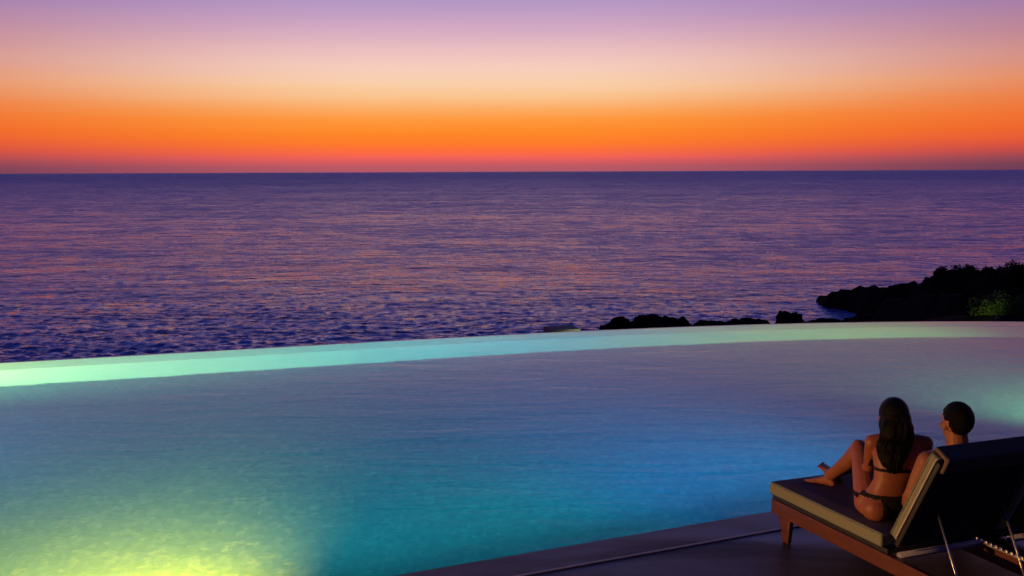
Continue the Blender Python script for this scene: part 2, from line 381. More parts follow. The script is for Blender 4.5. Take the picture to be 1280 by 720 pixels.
# ------------------------------------------------------------------ sea
SEA = -8.0
def sea():
    H = EYE-SEA; ys = [26.]
    while ys[-1] < 45: ys.append(ys[-1]+.8)
    while ys[-1] < 2500:
        Y = ys[-1]; ys.append(Y + max(.13, Y*Y/(H*1040)*.55))
    while ys[-1] < 60000: ys.append(ys[-1]*1.18)
    ys = np.array(ys); nc = 900; tx = np.linspace(-.74, .74, nc)
    Y = np.repeat(ys[:, None], nc, 1); X = Y*tx[None, :]; X = np.where(Y > 2500, X*(1+(Y-2500)/4000), X)
    sy = np.gradient(ys)[:, None]; sx = Y*(tx[1]-tx[0])
    Z = np.zeros_like(X)
    main = R(-97)
    for i in range(90):
        lam = .40*(12/.40)**((i/89)**1.7); k = 2*math.pi/lam
        th = main + rng.normal(0, .55 if lam < 6 else .25); kx, ky = k*math.cos(th), k*math.sin(th)
        a = .0086*lam**.8*(1 if lam < 1.3 else (1.3/lam)**1.25)
        # drop what the local grid cannot carry
        sp = np.maximum(np.abs(ky)*sy, np.abs(kx)*sx)/(2*math.pi)
        fd = np.clip((.42-sp)/.2, 0, 1)
        ph = kx*X + ky*Y + rng.uniform(0, 6.28)
        Z += fd*a*(np.exp(1.1*np.sin(ph))-1.33)/1.3
    gust = .72+.38*np.sin(X*.031+1.3*np.sin(Y*.021)+.5)*np.sin(Y*.043+.8*np.sin(X*.017))
    Z *= gust; Z *= np.clip((Y-26)/15, 0, 1)
    V = np.stack([X, Y, Z+SEA], -1).reshape(-1, 3); nr = len(ys)
    i = np.arange((nr-1)*nc).reshape(nr-1, nc)[:, :-1].ravel(); F = np.stack([i, i+1, i+nc+1, i+nc], -1)
    me = bpy.data.meshes.new('sea'); me.vertices.add(len(V)); me.vertices.foreach_set('co', V.ravel().astype(np.float32))
    me.loops.add(F.size); me.loops.foreach_set('vertex_index', F.ravel().astype(np.int32))
    me.polygons.add(len(F)); me.polygons.foreach_set('loop_start', (np.arange(len(F))*4).astype(np.int32)); me.polygons.foreach_set('loop_total', np.full(len(F), 4, np.int32))
    me.update(calc_edges=True); me.validate()
    tag(me_obj('sea', me, M['sea'], smooth=True), kind='structure')
    print('sea verts', len(V))
sea()
exec_after = []

# ------------------------------------------------------------------ headland and shore (one terrain sheet)
ridge_far = [((1030, 375, 83), .9), ((1046, 367, 80), 1.0), ((1082, 361, 78), 1.0), ((1104, 356, 75), 1), ((1160, 353, 72), 1), ((1172, 346, 68), 1), ((1195, 342, 67), 1), ((1216, 343, 66), 1), ((1245, 344, 64), 1), ((1280, 341, 62), 1), ((1400, 322, 60), 1), ((1700, 300, 58), 1)]
ridge_mid = [((1112, 384, 64), 1), ((1120, 373, 60), 1), ((1185, 371, 54), 1), ((1285, 366, 49), 1), ((1450, 358, 46), 1)]
ridge_low = [((985, 405, 71), 1), ((1050, 401, 69), 1), ((1096, 394, 66), 1)]
ridge_near = [((1205, 396, 33), 1), ((1245, 395, 31), 1), ((1330, 392, 30), 1), ((1500, 385, 29), 1)]
def terrain():
    xs = np.arange(-60, 112, .55); ys = np.arange(-2, 112, .55); X, Y = np.meshgrid(xs, ys)
    base = np.where(Y < 19, -3.2, -3.2-(Y-19)*.42); base = np.maximum(base, -12)
    right = np.clip((X-12.4)/1.5, 0, 1); dropb = -.3-np.clip(Y-17.5, 0, 60)*.16
    Z = np.maximum(base, -3.2*(1-right)+dropb*right - (1-right)*np.clip(Y-17, 0, 99)*.4)
    for rd, slope in ((ridge_far, 1.7), (ridge_mid, 1.7), (ridge_low, .9), (ridge_near, .22)):
        P = [at_depth(*p[0]) for p in rd]
        for a, b in zip(P, P[1:]):
            dx, dy = b.x-a.x, b.y-a.y; t = np.clip(((X-a.x)*dx+(Y-a.y)*dy)/(dx*dx+dy*dy), 0, 1)
            d = np.hypot(X-(a.x+t*dx), Y-(a.y+t*dy)); zt = a.z+t*(b.z-a.z)
            Z = np.maximum(Z, zt - np.maximum(d-.5, 0)*slope)
    nr, nc = X.shape; V = []
    for j in range(nr):
        for i in range(nc):
            z = Z[j, i]; x, y = X[j, i], Y[j, i]
            if y > 19 and z > -11 or x > 14:
                amp = min(max((z+10)*.25, .05), .45)*(1 if y > 36 else .4)
                z += amp*(noise.fractal((x*.35, y*.35, 3.1), 1, 2, 4)*.9-.15) + (amp*(.5-1.6*abs(noise.noise((x*.55, y*.55, 9.7)))) if y > 40 else 0)
            V.append((x, y, z))
    i = np.arange((nr-1)*nc).reshape(nr-1, nc)[:, :-1].ravel(); F = np.stack([i, i+1, i+nc+1, i+nc], -1).tolist()
    tag(mesh_obj('headland', V, F, M['terrain'], smooth=True), kind='structure')
terrain()
gr = mesh_obj('ground', [(-400, -400, -.4), (400, -400, -.4), (400, -1, -.4), (-400, -1, -.4)], [(0, 1, 2, 3)], M['terrain']); tag(gr, kind='structure')
gl = mesh_obj('ground', [(-400, -1, -.45), (-13, -1, -.45), (-13, 18, -.45), (-30, 40, -9), (-400, 60, -9)], [(0, 1, 2, 3, 4)], M['terrain']); tag(gl, kind='structure')

def rock(name, px0, px1, ytop, Y, label, seed, hang=1.4, group='black shore rocks in the sea'):
    a = at_depth(px0, ytop, Y); b = at_depth(px1, ytop, Y); c = (a+b)/2; hw = (b-a).length/2; h = c.z-SEA
    bm = bmesh.new(); bmesh.ops.create_icosphere(bm, subdivisions=5, radius=1)
    for v in bm.verts:
        p = v.co.copy(); n1 = noise.fractal(p*1.5+Vector((seed*7.1, 0, 0)), 1, 2, 4); n2 = noise.fractal(p*5+Vector((0, seed*3.3, 0)), 1, 2, 4)
        # facet: squash towards a blocky silhouette
        q = Vector([math.copysign(abs(x)**.72, x) for x in p])
        v.co = q*(1+.22*n1+.07*n2)
    mx = max(v.co.z for v in bm.verts); sx = max(abs(v.co.x) for v in bm.verts)
    for v in bm.verts: v.co = Vector((v.co.x/sx*hw, v.co.y*hw*.6, v.co.z/mx*(h if v.co.z > 0 else 1.2)))
    o = bm_obj(name, bm, M['rock'], None, True); o.location = (c.x, c.y, SEA)
    tag(o, label, 'rock', group); return o
rk = [
 (742, 803, 394.5, 60, 'long low black rock at the pool edge, the one closest to the left'),
 (780, 842, 393.0, 61, 'flat-topped black rock forming the middle of the row behind the pool edge'),
 (820, 869, 394.0, 62, 'rounded black rock at the right end of the long row behind the pool edge'),
 (858, 916, 398.5, 63, 'thin sliver of black rock barely showing over the pool edge beside the long row'),
 (902, 972, 398.0, 64, 'low black rock showing over the pool edge just left of the peaked rock'),
 (964, 1010, 388.0, 66, 'peaked black rock standing alone above the pool edge'),
 (998, 1066, 397.5, 67, 'low black rock between the peaked rock and the headland'),
 (1022, 1041, 370.5, 84, 'small round black rock at the far tip of the headland'),
 (1040, 1082, 364.0, 81, 'low craggy black rock behind the small round one at the headland tip'),
 (1076, 1170, 353.5, 77, 'long flat black rock shelf along the back of the headland'),
]
for i, (a, b, y, Y, lb) in enumerate(rk): rock('rock', a, b, y, Y, lb, i+1)

def leaf_mesh(n, dims, leaf, seed, lump=.7, grassy=False):
    r = random.Random(seed); V = []; F = []
    clumps = [(Vector((r.uniform(-1, 1)*.75, r.uniform(-1, 1)*.75, r.uniform(.15, .85))), r.uniform(.42, lump)) for _ in range(12)]
    for i in range(n):
        c, s = r.choice(clumps); d = Vector((r.gauss(0, 1), r.gauss(0, 1), r.gauss(0, 1))); d = d.normalized()*s*(r.random()**.4)
        p = c+d; p = Vector((p.x*dims[0], p.y*dims[1], max(p.z, .02)*dims[2]))
        t = Vector((r.gauss(0, 1), r.gauss(0, 1), r.gauss(.3, .8))).normalized(); u = t.orthogonal().normalized(); u.rotate(Matrix.Rotation(r.uniform(0, 6.28), 3, t))
        L = leaf*r.uniform(.6, 1.4); w = L*.28; k = len(V)
        V += [p, p+t*L*.5+u*w, p+t*L, p+t*L*.5-u*w]; F.append((k, k+1, k+2, k+3))
    return V, F
def shrub(loc, dims, label, seed, mat, n=1600, leaf=.22, group=None):
    t = empty('shrub', loc); tag(t, label, 'shrub', group)
    V, F = leaf_mesh(n, dims, leaf, seed); mesh_obj('foliage', V, F, mat, t)
    bm = bmesh.new(); r = random.Random(seed)
    for k in range(7):
        a = r.uniform(0, 6.28); q = r.uniform(.2, .8)
        tube(bm, [(0, 0, -.4), (math.cos(a)*q*dims[0]*.4, math.sin(a)*q*dims[1]*.4, dims[2]*.35), (math.cos(a)*q*dims[0], math.sin(a)*q*dims[1], dims[2]*.8)], [.07, .045, .015], 6)
    bm_obj('stem', bm, M['bark'], t); return t
sh = [(1184, 338.0, 67.5, 24, 'dark rounded shrub at the left end of the headland top'),
      (1206, 337.0, 67, 24, 'dark shrub second from the left on the headland top'),
      (1228, 341, 66, 22, 'low dark shrub in the dip between the higher headland shrubs'),
      (1250, 340, 64, 20, 'dark shrub on the headland just left of the tallest one'),
      (1276, 336, 62, 34, 'tallest dark shrub on the headland, at the right edge'),
      (1310, 322, 60, 40, 'dark shrub on the headland beyond the right edge')]
for i, (x, y, Y, wpx, lb) in enumerate(sh[:5]):
    p = at_depth(x, y, Y); hw = wpx/2*Y/f_px*1.15; hh = 1.1
    shrub((p.x, p.y, p.z-hh), (hw, hw, hh*1.0), lb, 40+i, M['leaf_dark'], 9000, .13, 'dark shrubs on top of the headland')

# lit clump of long leaves beside the pool's far corner, with its garden spotlight
def grass_clump(x, ytop, Y, zb, label, seed, n=260, H=.9, spread=.5):
    p = at_depth(x, ytop, Y); r = random.Random(seed); V = []; F = []
    for i in range(n):
        a = r.uniform(0, 6.28); q = r.random()**.6*spread; b = Vector((math.cos(a)*q, math.sin(a)*q, 0)); a2 = a+r.gauss(0, .5)
        L = H*r.uniform(.5, 1.1); lean = r.uniform(.1, .75); d = Vector((math.cos(a2), math.sin(a2), 0)); s = Vector((-d.y, d.x, 0)); w = r.uniform(.012, .03)
        k = len(V); m = 4
        for j in range(m+1):
            tt = j/m; c = b + d*lean*L*tt*tt + Vector((0, 0, L*(tt-.35*lean*tt*tt))); ww = w*(1-tt)**.7
            V += [c+s*ww, c-s*ww]
        for j in range(m): F.append((k+2*j, k+2*j+1, k+2*j+3, k+2*j+2))
    o = mesh_obj('ornamental_grass', V, F, M['leaf_green']); o.location = (p.x, p.y, zb); tag(o, label, 'plant', 'spotlit plants below the pool edge'); return o
gz = at_depth(1245, 394, 31).z-.1
for x, y, Y, hw, hh, lb, sd in ((1232, 376, 31.2, .42, .45, 'soft green spotlit shrub, left one of the pair by the headland', 61), (1262, 374, 31.0, .5, .5, 'yellow-green spotlit shrub, right one of the pair by the headland', 62)):
    p = at_depth(x, y, Y); shrub((p.x, p.y, gz), (hw, hw, p.z-gz), lb, sd, M['leaf_green'], 2600, .085, 'spotlit shrubs below the pool edge')
def spotlight(loc, aim, label, power=14):
    t = empty('garden_spotlight', loc); tag(t, label, 'garden light')
    d = (Vector(aim)-Vector(loc)).normalized(); bm = bmesh.new(); tube(bm, [(0, 0, -.25), (0, 0, .12)], .012, 8); bm_obj('stake', bm, M['black_metal'], t)
    c = Vector((0, 0, .16)); bm = bmesh.new(); tube(bm, [c-d*.07, c-d*.05, c+d*.06], [.03, .045, .05], 14); bm_obj('housing', bm, M['black_metal'], t)
    bm = bmesh.new(); tube(bm, [c+d*.062, c+d*.066], [.044, .044], 14); bm_obj('lens', bm, M['spot_lens'], t)
    q = Vector(loc)+c+d*.11; lamp('garden_spot', 'SPOT', q, power, (.85, 1, .45), .03, aim, 95); return t
gp = at_depth(1247, 392, 29.6)
spotlight((gp.x, gp.y, gz+.05), (gp.x, 31.3, gz+.55), 'small black spotlight on a stake lighting the grass clumps')

spot2 = None
# catch basin below the infinity edge, lit from inside
b0 = offset(outer, 1.3); b1 = offset(outer, 1.6)
tag(prism('catch_basin_wall', [p for p in b0]+[p for p in b1][::-1], -3.1, -.62, M['basin']), 'low stone catch basin wall just beyond the glowing infinity edge', 'wall')

lg = [q for q in outer if .5 < q.x < 1.75]; l0 = offset(lg, -1.30); l1 = offset(lg, -1.75)
l0, l1 = offset(lg, 1.25), offset(lg, 1.75)
o = prism('standin_ledge', l0+l1[::-1], -3.1, -.215, M['basin']); tag(o, 'added low pale ledge standing in for the yellow-green glow just beyond the middle of the infinity edge', 'ledge')  # ledge added to catch a yellow-green glow above the infinity edge
q = lg[len(lg)//2]; n_ = Vector((-ed.y, ed.x))
spotlight((q.x+.5+n_.x*.55, q.y+.1+n_.y*.55, -.75), (q.x+.5+n_.x*1.3, q.y+.1+n_.y*1.3, -.1), 'small black spotlight below the infinity edge lighting the added ledge', 34)
# ------------------------------------------------------------------ pool lights
def pool_light(pos, aim, energy, col, label, cone=160):
    t = empty('pool_light', pos); d = (Vector(aim)-Vector(pos)); d.z = 0; d.normalize()
    t.rotation_euler = (0, 0, math.atan2(d.y, d.x)); tag(t, label, 'pool light', 'underwater pool lights')
    bm = bmesh.new(); tube(bm, [(-.02, 0, 0), (.02, 0, 0), (.035, 0, 0)], [.13, .13, .10], 24); bm_obj('housing', bm, M['steel'], t, False)
    bm = bmesh.new(); tube(bm, [(.037, 0, 0), (.05, 0, 0), (.055, 0, 0)], [.095, .085, .04], 24); bm_obj('lens', bm, M['lens'], t, True)
    lamp('pool_lamp', 'SPOT', Vector(pos)+d*.12, energy, col, .07, aim, cone, 1); return t
WARM = (1, .93, .45); COOL = (1, .92, .42)
def on_near(x, z=-.62): p = edge(x)+en*.02; return (p.x, p.y, z)
TEAL = (.0, .85, .75); BLUE = (.0, .42, 1)
p = on_near(-1.9); pool_light(p, (p[0]+en.x*1.5-.35, p[1]+en.y*1.5, -1.4), 13500, (1, .235, .0), 'warm underwater light in the deck-side wall below the yellow glow', 96)
p = on_near(7.75); pool_light(p, (p[0]+en.x*3.0, p[1]+en.y*3.0, -1.6), 3000, (1, .80, .25), 'pale green underwater light in the deck-side wall below the green glow', 72)
pool_light((XL+.03, 8.2, -.6), (-2.5, 12.2, -1.0), 4000, (0, .46, 1), 'added blue underwater fill light in the end wall left of the yellow glow', 70)  # fill light added to deepen the blue in the left of the pool
def fill_strip(x, L, e, c, label):  # unseen strips, added to spread an even glow through the pool
    z = -.48; p = edge(x)+en*.016; t = empty('fill_strip', (p.x, p.y, z), math.atan2(ed.y, ed.x)); tag(t, label, 'added fill light', 'added underwater fill strips')
    bm = bmesh.new(); box(bm, (-L/2, -.018, -.06), (L/2, .012, .06), .004, 1); bm_obj('housing', bm, M['steel'], t)
    bm = bmesh.new(); box(bm, (-L/2+.02, .0125, -.045), (L/2-.02, .018, .045), .002, 1); bm_obj('diffuser', bm, M['fill_strip_lens'], t)
    d = bpy.data.lights.new('strip_fill_lamp', 'AREA'); d.shape = 'RECTANGLE'; d.size = L-.05; d.size_y = .09; d.energy = e*L; d.color = c; d.spread = R(66)
    o = link(bpy.data.objects.new('strip_fill_lamp', d)); q = p+en*.03; o.location = (q.x, q.y, z); X = Vector((ed.x, ed.y, 0)); N = Vector((en.x, en.y, 0)); Zl = -N; Y = Zl.cross(X)
    mm = Matrix((X, Y, Zl)).transposed().to_4x4(); mm.translation = o.location; o.matrix_world = mm
fill_strip(-6.6, 5.4, 26, (.0, .70, .50), 'added teal underwater fill strip at the left end of the deck-side wall')
fill_strip(-.9, 5.4, 36, (.0, .74, .56), 'added teal blue underwater fill strip in the middle of the deck-side wall')
fill_strip(3.0, 3.4, 42, (.0, .52, .86), 'added blue underwater fill strip in the deck-side wall below the loungers')
pool_light((XL+.03, 11.4, -.7), (-4.5, 15.2, -.55), 7000, COOL, 'round underwater light in the end wall shining along the infinity edge', 44)
# ------------------------------------------------------------------ loungers
uA = Vector((.355, -.935, 0)).normalized(); wA = Vector((-uA.y, uA.x, 0)); A0 = Vector((1.775, 6.941, 0))
RZ = math.atan2(uA.y, uA.x)
def W(u, w, z): return A0 + uA*u + wA*w + Vector((0, 0, z))
LW = .72; ANG = R(62); PIV = Vector((1.215, 0, .345)); BL = .645
MB = Matrix.Translation(PIV) @ Matrix.Rotation(-ANG, 4, 'Y')       # local +X runs up the backrest, local +Z faces the sitter
def lounger():
    t = empty('sun_lounger', A0, RZ)
    for y0 in (0.0, LW-.045):
        bm = bmesh.new(); box(bm, (.0, y0, .165), (1.98, y0+.045, .262), .006); bm_obj('side_rail', bm, M['wood'], t)
    for x0 in (.03, 1.90):
        bm = bmesh.new(); box(bm, (x0, .048, .175), (x0+.045, LW-.048, .255), .005); bm_obj('end_rail', bm, M['wood'], t)
    for x in (.14, 1.78):
        for y in (.024, LW-.024):
            bm = bmesh.new(); s = .034
            loft(bm, [((x, y, .164), (.068, 0, 0), (0, s*.62, 0)), ((x+.01, y, .10), (.050, 0, 0), (0, s*.6, 0)), ((x+.016, y, 0), (.030, 0, 0), (0, s*.55, 0))], 20, 6)
            bm_obj('leg', bm, M['wood'], t)
    bm = bmesh.new(); box(bm, (.0, .012, .2625), (1.14, LW-.012, .2935), .004); bm_obj('seat_board', bm, M['black_metal'], t)
    bm = bmesh.new(); tube(bm, [(1.20, .047, .27), (1.20, LW-.047, .27)], .021, 12); bm_obj('cross_bar', bm, M['grey_metal'], t, True)
    # seat mattress, slightly domed and dented
    bm = bmesh.new(); box(bm, (-.015, -.005, .294), (1.105, LW+.005, .378), .014, 3)
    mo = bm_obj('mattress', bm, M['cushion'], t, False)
    bm = bmesh.new(); nx, ny = 40, 26; vs = []
    for i in range(nx+1):
        for j in range(ny+1):
            a, b = i/nx, j/ny; e = min(1, min(a, 1-a)*nx/3)*min(1, min(b, 1-b)*ny/3)
            z = .3785+.008*e+.003*noise.noise((a*7, b*5, 2))*e
            vs.append(bm.verts.new((-.004+1.098*a, .006+(LW-.012)*b, z)))
    for i in range(nx):
        for j in range(ny): bm.faces.new((vs[i*(ny+1)+j], vs[(i+1)*(ny+1)+j], vs[(i+1)*(ny+1)+j+1], vs[i*(ny+1)+j+1]))
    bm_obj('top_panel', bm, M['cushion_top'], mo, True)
    def loop(x0, x1, y0, y1, z, r=.02, MM=None):
        pts = []
        for cx, cy, a0 in ((x1-r, y1-r, 0), (x0+r, y1-r, 90), (x0+r, y0+r, 180), (x1-r, y0+r, 270)):
            for k in range(4): a = R(a0+30*k); pts.append(Vector((cx+r*math.cos(a), cy+r*math.sin(a), z)))
        pts.append(pts[0]); pts = [MM @ p if MM else p for p in pts]; return pts
    bm = bmesh.new(); tube(bm, loop(-.013, 1.103, -.003, LW+.003, .366), .005, 6); bm_obj('piping', bm, M['cushion'], mo, True)
    # backrest: frame, dark sling behind, cushion in front, pad folded over the top
    bk = bmesh.new(); box(bk, (.0, .03, -.012), (BL-.01, LW-.03, .004), .003, 1, MB); bo = bm_obj('backrest', bk, M['sling'], t)
    for y0 in (.0, LW-.03):
        bm = bmesh.new(); box(bm, (.0, y0, -.022), (BL, y0+.0295, .008), .006, 2, MB); bm_obj('frame_tube', bm, M['black_metal'], bo)
    bm = bmesh.new(); box(bm, (.03, -.004, .009), (BL+.02, LW+.004, .062), .016, 3, MB); cu = bm_obj('backrest_cushion', bm, M['cushion'], t, False)
    bm = bmesh.new(); tube(bm, loop(.032, BL+.018, -.004, LW+.004, .013, .02, MB), .0055, 6); bm_obj('piping', bm, M['piping'], cu, True)
    bm = bmesh.new(); tube(bm, loop(.032, BL+.018, -.004, LW+.004, .058, .02, MB), .0045, 6); bm_obj('piping', bm, M['cushion'], cu, True)
    bm = bmesh.new(); box(bm, (BL-.06, .02, -.042), (BL+.05, LW-.01, -.014), .012, 3, MB); box(bm, (BL+.022, .02, -.02), (BL+.05, LW-.01, .08), .012, 3, MB)
    hp = fuse(bm, .006, 6); me_obj('head_pad', hp, M['head_pad'], t, True)
    for y in (.17, .645):
        a = MB @ Vector((.26, 0, -.02)); a.y = y; b = Vector((1.52, y+.015, .20))
        bm = bmesh.new(); tube(bm, [a, b, b+(b-a)*.25], .0075, 8); bm_obj('support_strut', bm, M['steel'], t, True)
    bm = bmesh.new(); tube(bm, [(1.55, .047, .185), (1.55, LW-.047, .185)], .010, 8); bm_obj('strut_bar', bm, M['steel'], t, True)
    for y in (LW-.062,):                                          # notched bar the backrest props lock into
        bm = bmesh.new(); box(bm, (1.02, y-.007, .266), (1.70, y+.007, .280), .002, 1)
        for k in range(17): box(bm, (1.04+k*.038, y-.0065, .279), (1.062+k*.038, y+.0065, .292), .003, 1)
        me = fuse(bm, .0035, 1); me_obj('ratchet_bar', me, M['steel'], t)
    return t
L1 = lounger(); tag(L1, 'wooden sun lounger with raised backrest on which the couple sits', 'sun lounger', 'wooden sun loungers on the pool deck')
def copy_tree(o, parent=None):
    c = o.copy(); COL.objects.link(c)
    if parent: c.parent = parent
    for ch in list(o.children): copy_tree(ch, c)
    return c
L2 = copy_tree(L1); L2.location = A0 + wA*.815 + uA*.02
L2['label'] = 'second sun lounger, empty and mostly out of frame behind the couple'

# ------------------------------------------------------------------ people
def frame(fwd, up):
    f = Vector(fwd).normalized(); u = Vector(up); u = (u-f*u.dot(f)).normalized(); r = f.cross(u)   # r: the person's right
    return f, u, r
def head(bm, c, fwd, up, s=1.0):
    f, u, r = frame(fwd, up); c = Vector(c)
    ellipsoid(bm, c+u*.022*s-f*.008*s, r*.076*s, f*.094*s, u*.092*s)
    ellipsoid(bm, c+u*-.045*s+f*.025*s, r*.060*s, f*.062*s, u*.070*s)
    ellipsoid(bm, c+u*-.092*s+f*.058*s, r*.026*s, f*.026*s, u*.020*s)          # chin
    capsule(bm, c+u*.012*s+f*.088*s, c+u*-.028*s+f*.104*s, .008*s, .012*s)       # nose
    ellipsoid(bm, c+u*-.056*s+f*.087*s, r*.025*s, f*.010*s, u*.009*s)          # lips
    ellipsoid(bm, c+u*.026*s+f*.082*s, r*.052*s, f*.010*s, u*.010*s)           # brow
    for q in (-1, 1):
        ellipsoid(bm, c+r*q*.078*s-f*.006*s-u*.012*s, r*.013*s+f*-.007*s, f*.018*s, u*.032*s)   # ears
        ellipsoid(bm, c+r*q*.040*s+f*.066*s-u*.020*s, r*.022*s, f*.020*s, u*.018*s)           # cheeks
def eyes(c, fwd, up, parent, s=1.0):
    f, u, r = frame(fwd, up); c = Vector(c)
    for q in (-1, 1):
        p = c+r*q*.031*s+f*.0735*s+u*.004*s
        bm = bmesh.new(); ellipsoid(bm, p, r*.0115*s, f*.0105*s, u*.0068*s, 14); e = bm_obj('eye', bm, M['eye_white'], parent, True)
        bm = bmesh.new(); ellipsoid(bm, p+f*.0085*s, r*.0055*s, f*.0032*s, u*.0055*s, 12); bm_obj('iris', bm, M['eye_dark'], e, True)
def hand(bm, wrist, d, nrm, side, s=1.0, curl=.35, spread=.1):
    """d: along the hand; nrm: out of the back of the hand; side: +1 when the thumb lies towards d x nrm"""
    d = Vector(d).normalized(); n = Vector(nrm); n = (n-d*n.dot(d)).normalized(); x = d.cross(n)*side
    wr = Vector(wrist)
    loft(bm, [(wr-d*.01*s, x*.024*s, n*.019*s), (wr+d*.03*s, x*.034*s, n*.017*s), (wr+d*.065*s, x*.040*s, n*.015*s), (wr+d*.09*s, x*.040*s, n*.011*s)], 16, 2.4)
    for k, (off, L) in enumerate(((.029, .070), (.010, .078), (-.010, .072), (-.028, .056))):
        p = wr+d*.085*s+x*off*s; a = curl*.5; dd = (d+x*spread*off*18).normalized()
        for j, ll in enumerate((.45, .32, .25)):
            v = (dd*math.cos(a)-n*math.sin(a)); q = p+v*L*ll*s; capsule(bm, p, q, (.0092-.0009*j)*s, (.0085-.001*j)*s, 10, 3); p = q; a += curl
    p = wr+d*.025*s+x*.03*s; a = (d*.75+x*.7-n*.25).normalized()
    q = p+a*.042*s; capsule(bm, p, q, .014*s, .011*s, 10, 3); b = (d+x*.25-n*.3).normalized(); capsule(bm, q, q+b*.032*s, .0105*s, .008*s, 10, 3)
def foot(bm, ankle, d, up, s=1.0, side=1):
    d = Vector(d).normalized(); u = Vector(up); u = (u-d*u.dot(d)).normalized(); x = d.cross(u); a = Vector(ankle)
    sole = a-u*.065*s
    loft(bm, [(sole-d*.055*s+u*.022*s, x*.018*s, u*.018*s), (sole-d*.035*s+u*.028*s, x*.030*s, u*.028*s), (sole+u*.038*s, x*.033*s, u*.038*s), (sole+d*.06*s+u*.028*s, x*.036*s, u*.028*s), (sole+d*.12*s+u*.017*s, x*.043*s, u*.017*s), (sole+d*.148*s+u*.012*s, x*.040*s, u*.012*s)], 18, 2.4)
    for k, off in enumerate((-.030, -.013, .003, .018, .031)):
        L = (.045, .040, .034, .028, .022)[k]; r = (.013, .0095, .009, .0085, .008)[k]; xx = x*off*side*s
        capsule(bm, sole+d*.138*s+xx+u*.012*s, sole+d*(.138+L)*s+xx+u*.010*s, r*s, r*.85*s, 10, 3)
    capsule(bm, a+u*.02*s, a-u*.02*s, .036*s, .036*s)
def take(me, name, test, off, mat, parent, thick=.004):
    """a garment: the part of the body surface that passes test, lifted off the skin"""
    bm = bmesh.new(); bm.from_mesh(me); bm.normal_update()
    bmesh.ops.delete(bm, geom=[f for f in bm.faces if not test(f.calc_center_median())], context='FACES')
    bm.normal_update()
    nrm = {v: v.normal.copy() for v in bm.verts}
    for v in bm.verts: v.co += nrm[v]*off
    r = bmesh.ops.solidify(bm, geom=bm.faces[:], thickness=-thick)
    me2 = bpy.data.meshes.new(name); bm.to_mesh(me2); bm.free(); return me_obj(name, me2, mat, parent, True)
def settle(o):
    """origin to the figure's base"""
    me = o.data; n = len(me.vertices); co = np.empty(n*3, np.float32); me.vertices.foreach_get('co', co); co = co.reshape(-1, 3)
    b = (co.min(0)+co.max(0))/2; b[2] = co[:, 2].min()
    me.transform(Matrix.Translation(-Vector(b.tolist()))); o.location = b.tolist()
    for ch in o.children:
        ch.data.transform(Matrix.Translation(-Vector(b.tolist())))
        for g in ch.children: g.data.transform(Matrix.Translation(-Vector(b.tolist())))

